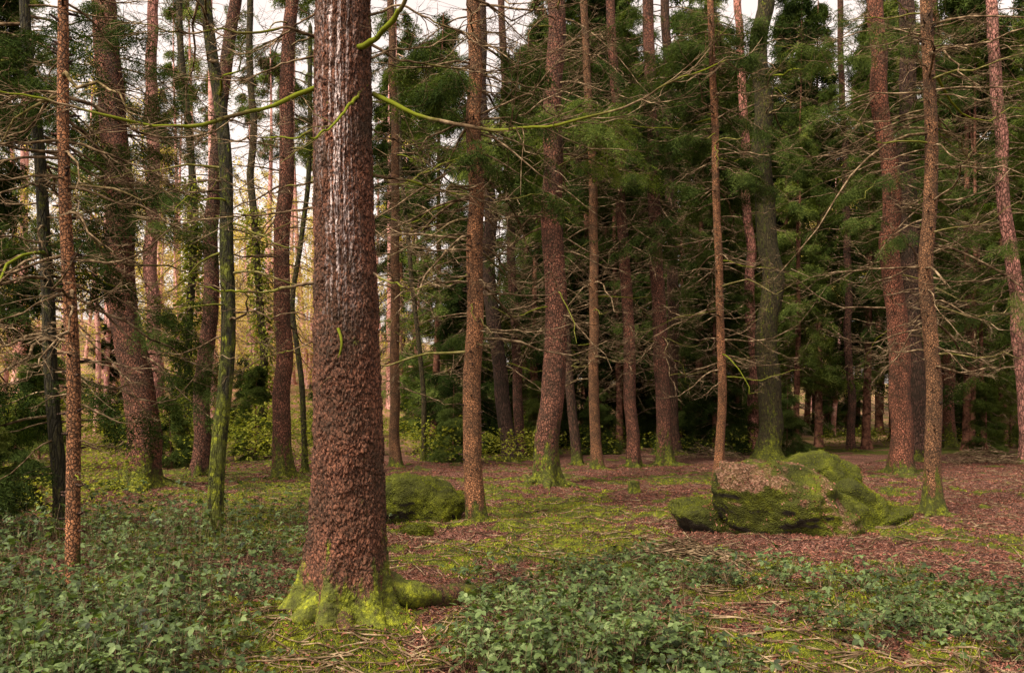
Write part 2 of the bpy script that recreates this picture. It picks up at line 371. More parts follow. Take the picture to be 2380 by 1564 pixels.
def tree(name,d,rad,path,bk,htot=22,dead=(),live=(),stubs=0,mossh=.5,mossb=0.,rootL=.9,flare=.8,fh=.3,S=20,seed=0,ivy=0,lobes=5,light=False):
    x0=X(path[0][0],d);y0=d;z0=float(H(x0,y0))
    pz=[max(0,Z(p[1],d)-z0) for p in path];pz[0]=0;pxx=[X(p[0],d)-x0 for p in path]
    sl=(pxx[-1]-pxx[0])/max(pz[-1],1);pz.append(max(htot,pz[-1]+1));pxx.append(pxx[-1]+sl*(pz[-1]-pz[-2])*.4)
    zz=np.linspace(0,pz[-1],300);xx=np.interp(zz,pz,pxx)
    ker=np.ones(25)/25;xp=np.concatenate([np.full(12,xx[0]),xx,np.full(12,xx[-1])]);xx=np.convolve(xp,ker,'valid')
    xx=xx-xx[0]+(fbm(zz*.5,seed*3.3,0,2)-.5)*rad*1.6*np.minimum(zz,1)
    ly=rng.normal(0,.012);yy=zz*ly+.03*np.sin(zz*.8+seed)*(zz>0)
    yy=yy-yy[0]
    ht=pz[-1];zf=Z(0,d)-z0
    ctr=lambda z:np.stack([np.interp(z,zz,xx),np.interp(z,zz,yy)],-1)
    rf=lambda z:rad*np.interp(z,[0,zf*.5,zf,ht],[1.12,.95,.78,.06])
    mb=MB()
    tr=trunk(mb,ctr,rf,ht,S,.05,.15,0,lobes=lobes,flare=flare,fh=fh,seed=seed)
    Zg=tr[2];Tg=tr[1]
    mo=np.clip(1.0-Zg/max(mossh,.01)*.75+(fbm(np.cos(Tg)*2+seed,np.sin(Tg)*2,Zg*1.5,3)-.5)*1.6,0,1)*.85 if mossh>0 else 0*Zg
    mo=np.maximum(mo,mossb+.25*(mossb>0)*(fbm(np.cos(Tg)*1.5+seed,np.sin(Tg)*1.5,Zg*.6,3)-.5)*2)
    trunk_add(mb,tr,0,mo)
    if rootL>0: roots(mb,x0,y0,z0,rad*1.15,tr[5],tr[6],rootL,0,mossv=.8 if mossh>0 else .2)
    for q in dead:
        add_dead(mb,ctr,rf,*q[:5],1,**(q[5] if len(q)>5 else {}))
    for q in live:
        add_live(mb,ctr,rf,*q[:5],1,2,**(q[5] if len(q)>5 else {}))
    if stubs:
        n=int(stubs*zf);z=rng.uniform(.6,zf,n);az=rng.uniform(0,6.28,n);c=ctr(z);r=rf(z)
        dr=np.stack([np.cos(az),np.sin(az),rng.uniform(-.1,.4,n)],-1)
        P=np.stack([c[:,0],c[:,1],z],-1)[:,None]+dr[:,None]*(r[:,None]*.8+np.linspace(0,1,3)[None]*rng.uniform(.03,.12,n)[:,None]+0)[...,None]
        mb.add(*tubes(P,np.array([[.014,.010,.006]])*(1+rad*2),6),6)
    if ivy:
        n=ivy;z=rng.uniform(.3,min(zf,9),n);az=rng.uniform(0,6.28,n);c=ctr(z);r=rf(z)+rng.uniform(0,.4,n)*(vnoise(z*1.2,az)+.3)
        P=np.stack([c[:,0]+np.cos(az)*r,c[:,1]+np.sin(az)*r,z],-1);D=np.stack([np.cos(az),np.sin(az),rng.uniform(-1.5,.2,n)],-1)
        mb.add(*stamp(lv,lf,P,D,rng.uniform(.08,.16,n),rng.normal(0,.8,n)),4,smooth=False)
    mats=list(MATS)+[M_BARKD];mats[0]=bk
    mats[2]=M_NEEDL if light else M_NEED
    return mb.obj(name,mats,(x0,y0,z0))
# ---------------------------------------------------------------- HERO spruce
def hero():
    d=6.6;x0=X(808,d);z0=float(H(x0,d));htot=17.
    ctr=lambda z:np.stack([np.interp(z,[0,.8,4.9,17],[0,0,-.035,-.1])+.01*np.sin(z*1.3),.012*np.sin(np.asarray(z)*.9)],-1)
    rf=lambda z:np.interp(z,[0,.5,1.5,3.2,4.9,17],[.29,.272,.25,.215,.195,.05])
    mb=MB()
    S=360
    tr=trunk(mb,ctr,rf,htot,S,.008,.008,0,lobes=7,flare=.85,fh=.25,ztop=5.4,seed=4,lw=.25)
    zs,Tg,Zg,r,c,ang,amp=tr
    nc=52;u=Tg/(2*np.pi)*nc;v=Zg/.050
    wu=(fbm(np.cos(Tg)*9,np.sin(Tg)*9,Zg*18,3)-.5)*2.4+(fbm(np.cos(Tg)*2,np.sin(Tg)*2,Zg*2,2)-.5)*5
    wv=(fbm(np.cos(Tg)*9+9,np.sin(Tg)*9,Zg*18,3)-.5)*2.4+(fbm(np.cos(Tg)*2+7,np.sin(Tg)*2,Zg*2,2)-.5)*7
    u=u+wu;v=v+wv;iu=np.floor(u).astype(int);iv=np.floor(v).astype(int)
    f1=np.full(u.shape,9.);f2=np.full(u.shape,9.);cid=np.zeros(u.shape)
    for a in (-1,0,1):
        for b in (-1,0,1):
            cu=iu+a;cv=iv+b;hh=_perm[(_perm[(cu%nc)&255]+cv)&255]
            dx=cu+.02+.96*_val[hh]-u;dy=cv+.02+.96*_val[_perm[(hh+37)&255]]-v
            dd=np.sqrt(dx*dx+dy*dy);q=dd<f1
            f2=np.where(q,f1,np.minimum(f2,dd));cid=np.where(q,_val[_perm[(hh+91)&255]],cid);f1=np.where(q,dd,f1)
    edge=ss(.02,.22,f2-f1);lowk=ss(.0,.6,Zg)
    r=r+(edge*(.006+.014*cid)+.012*f1*(cid-.4)-.009)*(.3+.7*lowk)+.014*(fbm(np.cos(Tg)*20,np.sin(Tg)*20,Zg*50,3)-.5)
    r=r+.02*np.exp(-((Tg-4.75)/.12)**2-((Zg-2.95)/.10)**2)-.04*np.exp(-((Tg-4.7)/.06)**2-((Zg-3.1)/.12)**2)-.03*np.exp(-((Tg-4.75)/.05)**2-((Zg-2.75)/.08)**2)
    streak=fbm(np.cos(Tg)*15,np.sin(Tg)*15,Zg*1.1,4)
    side=np.exp(-((np.angle(np.exp(1j*(Tg-4.55))))/.58)**2)
    fleck=fbm(np.cos(Tg)*45,np.sin(Tg)*45,Zg*18,3)
    li=side*ss(1.9,3.3,Zg)*ss(.47,.62,streak)*ss(.52,.60,fleck+(1-edge)*.12-.03)
    mo=np.clip(.90-Zg/.70+(fbm(np.cos(Tg)*2.6+1,np.sin(Tg)*2.6,Zg*1.6,4)-.5)*2.6+.25*ss(.9,1.4,r/rf(np.maximum(Zg,0))),0,1)*.9
    mo=np.where(Zg>1.1,mo*.2,mo)
    extra=np.clip(li*1.1,0,1)*.85
    tr=(zs,Tg,Zg,r,c,ang,amp);trunk_add(mb,tr,0,mo,extra)
    q=rng.choice(Tg.size,50000);zq=Zg.ravel()[q];mq=mo.ravel()[q];keep=(rng.random(len(q))<ss(.6,1.,mq+rng.normal(0,.12,len(q)))*.7)&(zq>-.1)&(zq<.9);q=q[keep]
    P=np.stack([(c[:,0][:,None]+np.cos(Tg)*r).ravel()[q],(c[:,1][:,None]+np.sin(Tg)*r).ravel()[q],Zg.ravel()[q]],-1)
    fuzz(mb,P,np.stack([np.cos(Tg.ravel()[q]),np.sin(Tg.ravel()[q]),np.full(len(q),.3)],-1),.016,5)
    def root(pts,r0,r1,fz=900):
        pts=np.array(pts,float);K=28;s=np.linspace(0,1,K);t=np.linspace(0,1,len(pts))
        x=np.interp(s,t,pts[:,0]);y=np.interp(s,t,pts[:,1]);
        k=np.ones(5)/5;x=np.convolve(np.pad(x,2,'edge'),k,'valid');y=np.convolve(np.pad(y,2,'edge'),k,'valid')
        hz=np.interp(s,t,pts[:,2]);rr=r0+(r1-r0)*s
        rr=rr*(1+.35*(fbm(s*9,0,r0*50,2)-.5))
        z=H(x0+x,d+y)-z0+hz
        PP=np.stack([x,y,z],-1);V,f=tubes(PP,rr[None],24)
        V=V+(fbm(V[:,0]*11,V[:,1]*11,V[:,2]*11,3)-.5)[:,None]*.08*np.array([.5,.5,1])
        mb.add(V,f,0,.62+.6*(fbm(V[:,0]*4,V[:,1]*4,0,2)-.5)*2)
        q=rng.integers(0,len(V),fz);ci=(q//24);nn=nrm(V[q]-PP[ci]);kk=nn[:,2]>-.1
        fuzz(mb,V[q][kk]+rng.normal(0,.006,(kk.sum(),3)),nn[kk],.018,5)
    root([(.13,.05,.34),(.36,.08,.19),(.60,.2,.12),(.85,.5,.09),(1.1,1.0,.06),(1.35,1.6,-.02)],.14,.04,1500)
    root([(.15,-.1,.12),(.32,-.22,.03),(.5,-.25,-.02),(.7,-.2,-.07)],.085,.03)
    root([(-.12,-.12,.18),(-.28,-.30,.06),(-.42,-.43,0),(-.58,-.58,-.06)],.11,.04)
    root([(.02,-.2,.14),(.04,-.36,.05),(.1,-.5,0),(.16,-.62,-.06)],.08,.03)
    root([(-.15,.1,.12),(-.4,.3,.05),(-.6,.8,.09),(-.75,1.3,-.04)],.10,.05)
    root([(-.15,.2,.16),(-.3,.6,.14),(-.38,1.2,.12),(-.5,1.7,-.04)],.11,.07)
    root([(-.15,0,.1),(-.36,-.02,.05),(-.6,.05,-.06)],.09,.03)
    def limb(pts,r0,r1,dy=0.,moss=.35,tw=14,lf=.22,live=0):
        r0*=.8;r1*=.8;moss*=.65
        K=30;s=np.linspace(0,1,K);pts=np.array(pts,float)
        seg=np.concatenate([[0],np.cumsum(np.hypot(*np.diff(pts,axis=0).T))]);seg/=seg[-1]
        px=np.interp(s,seg,pts[:,0]);py=np.interp(s,seg,pts[:,1]);dd=d+dy*s
        k=np.ones(3)/3;px=np.convolve(np.pad(px,1,'edge'),k,'valid');py=np.convolve(np.pad(py,1,'edge'),k,'valid')
        P=np.stack([X(px,dd)-x0,dd-d,Z(py,dd)-z0],-1)
        P[:,2]+=.03*(fbm(s*14,r0*1000,0,3)-.5)*2*np.minimum(s*6,1);P[:,1]+=.08*(fbm(s*10,r0*1000,5,2)-.5)
        mb.add(*tubes(P,(r0+(r1-r0)*s**.8)[None]*(1+.3*(fbm(s*20,1,0,2)-.5))[None],8),1,np.repeat(moss+(fbm(s*8,r0*900,3,2)-.5)*1.2,8))
        L=np.array([abs(P[-1]-P[0]).sum()])
        if tw:
            Q,l=twigs(mb,P[None],L,tw,1,.0045,lf,moss*.6,4)
            twigs(mb,Q,l,5,1,.0026,.45,0.)
    limb([(790,92),(797,118),(820,122),(850,102),(880,80),(912,52),(946,0),(960,-60)],.032,.018,-.7,1.2,5,.3)
    limb([(858,212),(900,235),(960,268),(1060,294),(1160,303),(1270,295),(1400,266),(1480,237),(1560,190),(1700,135)],.023,.005,-1.2,.35,24)
    limb([(740,198),(690,222),(640,248),(560,268),(470,290),(400,297),(340,290),(240,268),(150,240),(0,212),(-60,190)],.023,.007,-1.0,.6,26)
    limb([(738,85),(650,62),(590,78),(500,70),(420,78),(330,55),(240,50)],.016,.004,-.8,.3,18)
    limb([(742,480),(650,497),(560,505),(440,512),(330,506)],.013,.004,1.2,.25,14)
    limb([(732,658),(680,664),(610,680),(520,679),(450,657)],.018,.006,-.5,.35,6,.2)
    limb([(735,790),(680,815),(600,835),(500,830)],.007,.003,.8,.1,6)
    limb([(860,404),(950,424),(1050,450),(1150,466),(1262,452)],.015,.004,.9,.3,16)
    limb([(846,628),(900,655),(960,672),(1025,660)],.016,.004,-.5,.3,7)
    limb([(858,195),(840,210),(800,262),(765,300),(716,322)],.017,.008,-.9,1.,4,.3)
    limb([(856,100),(930,140),(1030,160),(1130,170),(1260,140),(1330,95)],.014,.004,.8,.2,18)
    limb([(850,40),(930,10),(1020,60),(1110,85),(1200,150)],.013,.004,-.6,.2,16)
    limb([(735,300),(690,320),(600,318),(520,330),(440,300)],.011,.003,1.5,.3,14)
    limb([(735,420),(650,445),(560,440),(500,410)],.010,.003,1.3,.2,12)
    limb([(740,30),(690,60),(620,110),(560,130),(480,100)],.012,.003,1.,.2,14)
    limb([(862,300),(930,335),(1000,350),(1060,330)],.009,.003,1.3,.2,10)
    limb([(740,130),(660,150),(560,190),(430,180),(330,210)],.012,.003,.6,.2,14)
    limb([(858,140),(900,120),(1000,110),(1080,60),(1180,30)],.012,.003,.4,.2,14)
    K=8;s=np.linspace(0,1,K);P=np.stack([X(800+10*np.sin(s*3),d)-x0,-.235-.03*np.sin(s*3.),Z(770+65*s,d)-z0],-1)
    mb.add(*tubes(P,(.012-.006*s)[None],7),1,.6,1.)
    K=6;s=np.linspace(0,1,K);P=np.stack([X(785-22*s,d)-x0,-.24-.05*s,Z(880+25*s**2,d)-z0],-1)
    mb.add(*tubes(P,(.008-.004*s)[None],6),1,.1)
    add_dead(mb,ctr,rf,5.0,12,40,.8,2.6,1,6)
    mats=list(MATS);mats[0]=M_BARK
    mb.obj('spruce_tree',mats,(x0,d,z0))
hero()
print('hero',time.time()-T0)
A=lambda **k:k
tree('spruce_tree',7.5,.056,[(165,1400),(165,1200),(160,800),(152,400),(147,0)],M_BARKO,12,dead=[(2.2,5.6,34,.7,2.0),(1.0,2.2,7,.3,.8)],stubs=12,mossh=.4,rootL=.15,flare=.35,fh=.15,seed=1)
tree('spruce_tree',11,.08,[(142,1256),(128,1000),(118,800),(104,550),(88,300),(62,120),(45,0)],M_BARKG,14,dead=[(1.5,7,54,.9,2.8)],live=[(.8,2.6,10,.7,1.5),(3.6,7.,14,1.,2.)],mossh=.6,mossb=.16,rootL=.3,seed=2)
tree('mossy_broadleaf_tree',10.6,.088,[(497,1268),(500,1100),(506,1000),(520,930),(529,850),(520,700),(518,520),(520,380),(514,280),(494,200),(482,100),(468,0)],M_BARKG,13,
     dead=[(2.4,7.,26,.8,2.2,A(moss=.2))],mossh=2.8,mossb=.34,rootL=.3,flare=.4,seed=3)
tree('pine_tree',21,.18,[(467,1110),(470,980),(478,820),(492,600),(502,400),(522,240),(536,100),(550,0)],M_BARK2,20,dead=[(4,12,30,.8,2.2)],mossh=.3,rootL=.6,seed=4)
tree('spruce_tree',20.4,.19,[(660,1115),(652,900),(650,700),(655,450),(660,250),(668,0)],M_BARK2,22,dead=[(3,12,70,.8,2.8)],live=[(9,12,6,.9,1.8)],mossh=.9,rootL=.9,seed=5)
tree('spruce_tree',17.7,.30,[(325,1140),(312,1000),(288,800),(272,600),(262,450),(250,280),(235,0)],M_BARK2,20,dead=[(3,10,50,.8,2.4)],
     live=[(5.6,9.8,38,1.0,2.0),(2.3,3.9,10,.9,2.0,A(azr=(-1.,.9)))],mossh=.8,rootL=1.9,flare=.9,seed=6)
tree('pine_tree',36,.27,[(355,1012),(357,800),(355,500),(360,200),(362,0)],M_BARKP,26,dead=[(6,20,40,.8,2.5)],mossh=.3,seed=7)
tree('spruce_tree',24,.125,[(921,1090),(918,800),(915,500),(913,250),(910,0)],M_BARKO,20,dead=[(2,13,90,.8,2.4)],live=[(6,12,16,.9,1.8)],mossh=.3,rootL=.4,seed=8)
tree('mossy_broadleaf_tree',27,.07,[(985,1075),(986,920),(972,780),(955,660),(943,520),(930,380),(925,250)],M_BARKG,13,dead=[(4,11,20,.8,2.2,A(moss=.2))],mossh=.6,mossb=.1,rootL=.3,seed=9)
tree('spruce_tree',12.9,.128,[(1106,1212),(1105,1000),(1103,700),(1098,400),(1092,150),(1089,0)],M_BARKO,18,dead=[(2.6,8,80,.8,2.6)],
     live=[(5.2,6.6,6,.8,1.5),(6.8,8,6,.8,1.6)],stubs=10,mossh=.4,rootL=.35,flare=.5,fh=.2,seed=10,S=32)
tree('spruce_tree',28,.22,[(1188,1070),(1172,920),(1155,800),(1140,680),(1130,500),(1120,250),(1108,0)],M_BARKD,24,dead=[(3,14,70,.8,2.6)],live=[(4,14,36,1,2.6)],mossh=.2,seed=11)
tree('spruce_tree',29.5,.15,[(1209,1065),(1200,850),(1190,600),(1176,300),(1160,0)],M_BARK2,24,dead=[(3,15,70,.8,2.6)],live=[(4,14,30,1,2.4)],mossh=.2,seed=12)
tree('spruce_tree',18.7,.235,[(1272,1132),(1274,1000),(1280,700),(1280,400),(1284,150),(1286,0)],M_BARK2,22,dead=[(3.5,11,70,.9,2.6)],
     live=[(7.0,8.3,14,1.4,2.5,A(dens=18))],mossh=1.1,rootL=1.3,seed=13,S=36,light=True)
tree('mossy_broadleaf_tree',26,.13,[(1342,1080),(1325,960),(1312,820),(1304,650),(1300,500)],M_BARKD,14,dead=[(4,11,20,.8,2.)],mossh=.5,mossb=.1,seed=14)
tree('spruce_tree',24,.13,[(1386,1090),(1382,850),(1379,500),(1372,250),(1361,0)],M_BARKO,20,dead=[(2.5,13,90,.8,2.6)],live=[(8,13,14,.9,2.)],mossh=.3,seed=15)
tree('spruce_tree',25,.165,[(1471,1085),(1460,850),(1445,550),(1432,300),(1414,0)],M_BARK2,22,dead=[(2.5,13,90,.9,2.8)],live=[(6,13,34,.9,2.2)],mossh=.3,seed=16)
tree('spruce_tree',25.6,.20,[(1545,1082),(1538,850),(1525,500),(1518,300),(1504,0)],M_BARK2,22,dead=[(2.5,13,90,.9,2.8)],live=[(7,13,34,.9,2.4)],mossh=1.0,rootL=1.,seed=17)
tree('spruce_tree',30,.19,[(1566,1072),(1560,700),(1545,300),(1540,0)],M_BARKD,24,dead=[(2.5,14,70,.9,2.8)],live=[(4,16,56,1,2.8)],mossh=.2,seed=18)
tree('spruce_tree',18.9,.088,[(1668,1128),(1680,950),(1674,700),(1666,420),(1657,200),(1650,0)],M_BARKO,16,dead=[(2.2,10.5,90,.7,2.4)],live=[(6.5,10.5,28,.7,1.8)],stubs=6,mossh=.2,rootL=.3,seed=19)
tree('mossy_broadleaf_tree',28,.34,[(1780,1068),(1779,900),(1786,700),(1782,500),(1770,350),(1758,200),(1762,100),(1785,0)],M_BARKG,16,
     dead=[(9,14,30,1.2,3.,A(moss=.3,thick=1.6)),(4,9,20,.8,2.)],live=[(9,11.5,16,.8,1.8)],mossh=1.0,mossb=.26,rootL=.8,seed=20)
tree('pine_tree',34,.19,[(1752,1045),(1750,800),(1742,500),(1732,250),(1718,0)],M_BARKP,26,dead=[(5,18,40,.8,2.)],mossh=.1,seed=21)
tree('spruce_tree',34,.14,[(1977,1045),(1970,750),(1964,450),(1955,150),(1952,0)],M_BARK2,24,dead=[(2.5,17,80,.8,2.6)],live=[(6,17,50,1,2.6)],mossh=.1,seed=22,light=True)
tree('spruce_tree',22.5,.25,[(2093,1100),(2084,900),(2064,620),(2047,400),(2034,150),(2028,0)],M_BARK2,22,dead=[(3,12,70,.9,2.8)],live=[(5,12,36,1,2.4)],mossh=.3,seed=23)
tree('spruce_tree',27,.29,[(2130,1075),(2122,850),(2114,600),(2104,300),(2094,0)],M_BARKD,24,dead=[(3,14,70,.9,2.8)],live=[(4.5,14,54,1,2.8)],mossh=.4,seed=24)
tree('spruce_tree',13.6,.112,[(2170,1200),(2164,1000),(2160,800),(2162,500),(2157,250),(2150,0)],M_BARKO,18,dead=[(2.2,8.2,90,.8,2.6)],stubs=12,mossh=.6,rootL=.8,flare=.9,fh=.22,seed=25,S=32)
tree('spruce_tree',37,.30,[(2206,1040),(2200,900),(2190,700),(2180,400),(2170,0)],M_BARK2,24,dead=[(3,18,50,.9,2.8)],live=[(5,18,56,1,3.)],mossh=1.,rootL=1.,seed=26,light=True)
tree('spruce_tree',26,.20,[(2392,1060),(2375,850),(2355,620),(2335,420),(2315,220),(2300,0)],M_BARKP,22,dead=[(3,14,80,.9,2.9)],live=[(5,13,40,1,2.8)],mossh=.2,seed=27,light=True)
tree('mossy_broadleaf_tree',23,.07,[(708,1090),(705,900),(690,790),(676,700),(700,560),(716,450),(722,300)],M_BARKG,12,dead=[(3,10,18,.8,2.2,A(moss=.2))],mossh=1,mossb=.35,rootL=.3,seed=28)
tree('ivy_covered_tree',27,.12,[(432,1060),(440,800),(450,650),(462,500),(440,300),(420,100)],M_BARKG,15,dead=[(3,12,25,1,2.6,A(moss=.2))],ivy=3500,mossb=.15,seed=29)
tree('ivy_covered_tree',31,.14,[(612,1040),(610,800),(600,600),(585,400),(590,200)],M_BARKG,17,dead=[(3,13,25,1,2.6,A(moss=.2))],ivy=3500,mossb=.15,seed=30)
print('trees',time.time()-T0)
# ---------------------------------------------------------------- distant forest
def bg_spruce(seed,h,z0,n,L,nd,mats,tm=SP_F,dens=8,tr=.2,sc=(.5,.9),hang=.7):
    mb=MB();ctr=lambda z:np.stack([.05*np.sin(np.asarray(z)*.4+seed),.05*np.cos(np.asarray(z)*.3+seed)],-1)
    rf=lambda z:tr*np.interp(z,[0,h],[1.1,.1])
    t=trunk(mb,ctr,rf,h,10,.3,.6,0,seed=seed);trunk_add(mb,t,0,.1)
    if nd: add_dead(mb,ctr,rf,1.5,z0+4,nd,.8,2.6,1,6,sub=False,thick=1.4)
    if n: add_live(mb,ctr,rf,z0,h,n,L*.7,L,1,2,dens=dens,tmpl=tm,sc=sc,taper=True,hang=hang)
    return mb.mesh('distant_spruce',mats)
mS=[M_DBR,M_TWIG,M_NEED];mL=[M_DBR,M_TWIG,M_NEEDL];mP=[M_PINK,M_TWIGP,M_NEEDL]
BG_S=[bg_spruce(1,24,4,110,3.2,30,mL),bg_spruce(2,22,5,100,2.8,40,mS),bg_spruce(3,26,3,120,3.4,20,mS)]
BG_P=[bg_spruce(4,24,17,16,2.2,30,mP,dens=6,tr=.26),bg_spruce(5,26,19,14,2.2,26,mP,dens=6,tr=.22),bg_spruce(6,23,15,12,1.8,36,mP,dens=6,tr=.17)]
BG_Y=[bg_spruce(7,4.5,.3,60,1.5,0,mL,SP_M,12,.05,(.3,.55),.3),bg_spruce(8,3.,.2,50,1.2,0,mS,SP_M,12,.04,(.3,.5),.3),bg_spruce(9,8,.8,80,2.,6,mS,SP_M,12,.08,(.35,.65),.4)]
BG_T=[bg_spruce(10,20,14,16,1.8,60,[M_DBR,M_TWIG,M_NEED],dens=7,tr=.10),bg_spruce(11,18,13,16,1.8,60,[M_DBR,M_TWIG,M_NEED],dens=7,tr=.08)]
def bg_decid(seed,h,nl):
    mb=MB();ctr=lambda z:np.stack([.25*np.sin(np.asarray(z)*.35+seed),.2*np.cos(np.asarray(z)*.3+seed)],-1)
    rf=lambda z:.13*np.interp(z,[0,h],[1.1,.1])
    t=trunk(mb,ctr,rf,h,8,.3,.6,0,seed=seed);trunk_add(mb,t,0,.2)
    n=38;z=rng.uniform(1.,h,n);az=rng.uniform(0,6.28,n);c=ctr(z);L=rng.uniform(1.2,3.4,n)*(1.1-.6*z/h)
    P=mk_branches(np.stack([c[:,0],c[:,1],z],-1),az,L,rng.uniform(.3,1.1,n),rng.uniform(0,.2,n),rng.uniform(0,.3,n),wob=.09)
    s=np.linspace(0,1,9);mb.add(*tubes(P,(.01+.008*L)[:,None]*(1-.8*s)[None],4),1,.0)
    Q,l=twigs(mb,P,L,8,1,.008,.4,0.,3,.1);Q2,l2=twigs(mb,Q,l,4,1,.005,.6,0.,3,.1)
    p,t_,_=pick(Q2,max(1,nl//len(Q2)),.1)
    p=p+rng.normal(0,.10,p.shape);D=rng.normal(0,1,p.shape);D[:,2]-=.4
    mb.add(*stamp(lv,lf,p,D,rng.uniform(.07,.13,len(p)),rng.normal(0,1,len(p))),2,smooth=False)
    return mb.mesh('distant_broadleaf',[M_PINK,M_TWIGP,M_DEC])
BG_D=[bg_decid(21,14,5000),bg_decid(22,10,5000),bg_decid(23,18,4000)]
par=bpy.data.objects.new('distant_forest',None);bpy.context.scene.collection.objects.link(par)
cnt=0
def inst(me,x,y,s,name=None):
    global cnt
    o=bpy.data.objects.new(name or 'distant_tree_part',me);o.location=(x,y,float(H(x,y))-.05);o.rotation_euler=(random.gauss(0,.02),random.gauss(0,.02),random.uniform(0,6.28));o.scale=(s,s,s*random.uniform(.9,1.1))
    if not name: o.parent=par
    bpy.context.scene.collection.objects.link(o);cnt+=1
def scatter(n,meshes,u0,u1,d0,d1,s0=.85,s1=1.15,pw=1.):
    for i in range(n):
        d=d0+(d1-d0)*random.random()**pw;u=random.uniform(u0,u1);inst(random.choice(meshes),X(u,d),d,random.uniform(s0,s1))
scatter(52,BG_P,-700,950,42,100)
scatter(56,BG_D,-500,900,40,95)
scatter(14,BG_Y,-300,950,28,50,.5,.8)
scatter(3,BG_S,-500,40,30,60)
scatter(5,BG_T,-400,950,32,60)
scatter(28,BG_S,930,1750,37,75)
scatter(44,BG_S,1750,3000,42,85)
scatter(44,BG_T,950,2900,33,70)
scatter(14,BG_P,900,2900,50,110)
scatter(34,BG_Y,930,1700,31,50,.7,1.1)
scatter(24,BG_Y,1650,2800,40,62)
scatter(12,BG_D,930,2700,45,90)
for px,d,k,s in [(1010,33,0,.75),(1240,35,1,.8),(1620,34,1,.8),(1850,33,0,.6),(1905,38,0,.8),(2010,36,1,.8),(2250,34,2,.85),(2330,42,0,.9),(2080,44,2,.9),(1440,36,2,.7),(1330,40,2,.95),(-20,22,1,.7),(2440,30,0,.9)]:
    inst(BG_S[k],X(px,d),d,s)
for px,d,k,s in [(30,14.5,1,.6),(-60,10.5,0,.45),(90,18,0,.6),(590,29,0,.7),(400,24,1,.7),(830,30,0,.6),(1050,27,1,.7),(1250,30,0,.6),(1830,30,1,.8),(2290,31,0,.6),(2350,38,0,.9)]:
    inst(BG_Y[k],X(px,d),d,s,'spruce_sapling')
print('bg',cnt,time.time()-T0)
# ---------------------------------------------------------------- rocks
import bmesh
def ico(sub):
    bm=bmesh.new();bmesh.ops.create_icosphere(bm,subdivisions=sub,radius=1)
    V=np.array([v.co[:] for v in bm.verts]);Fc=np.array([[v.index for v in f.verts] for f in bm.faces]);bm.free();return V,Fc
IV,IFc=ico(6)
m,nt,out=newmat('mossy_stone');n=N(nt)
co=n('ShaderNodeTexCoord').outputs['Object']
no=n('ShaderNodeTexNoise',{'Vector':co,'Scale':6.,'Detail':8.,'Roughness':.75}).outputs['Fac']
v=n('ShaderNodeTexVoronoi',{'Vector':co,'Scale':45.},feature='F1')
stone=n.ramp(no,[(.3,(.02,.018,.012)),(.7,(.09,.08,.055))])
lit=n.ramp(n('ShaderNodeSeparateColor',{0:v.outputs['Color']}).outputs[0],[(0,(.05,.025,.014)),(.6,(.19,.09,.055)),(1,(.38,.22,.15))])
ms=n('ShaderNodeAttribute',attribute_name='moss').outputs['Fac'];ex=n('ShaderNodeAttribute',attribute_name='extra').outputs['Fac']
nn=n.math('MULTIPLY',n.math('SUBTRACT',no,.5),1.4)
mo=n.mix(n.ramp(n('ShaderNodeTexNoise',{'Vector':co,'Scale':2.5,'Detail':5.,'Roughness':.7}).outputs['Fac'],[(.35,0.),(.65,1.)]),(.035,.038,.008),n.mix(.4,moss_col(n,co),(.12,.135,.010)))
c=n.mix(n.ramp(n.math('ADD',ms,nn),[(.3,0.),(.5,1.)]),stone,mo)
c=n.mix(n.ramp(n.math('ADD',ex,n.math('MULTIPLY',nn,1.2)),[(.35,0.),(.8,.8)]),c,lit)
bp=n('ShaderNodeBump',{'Height':n.math('ADD',no,n.math('MULTIPLY',v.outputs['Distance'],.3)),'Strength':1.,'Distance':.10}).outputs[0]
p=n('ShaderNodeBsdfPrincipled',{'Base Color':c,'Roughness':.9,'Normal':bp,'Specular IOR Level':.15});nt.links.new(p.outputs[0],out.inputs[0]);M_ROCK=m
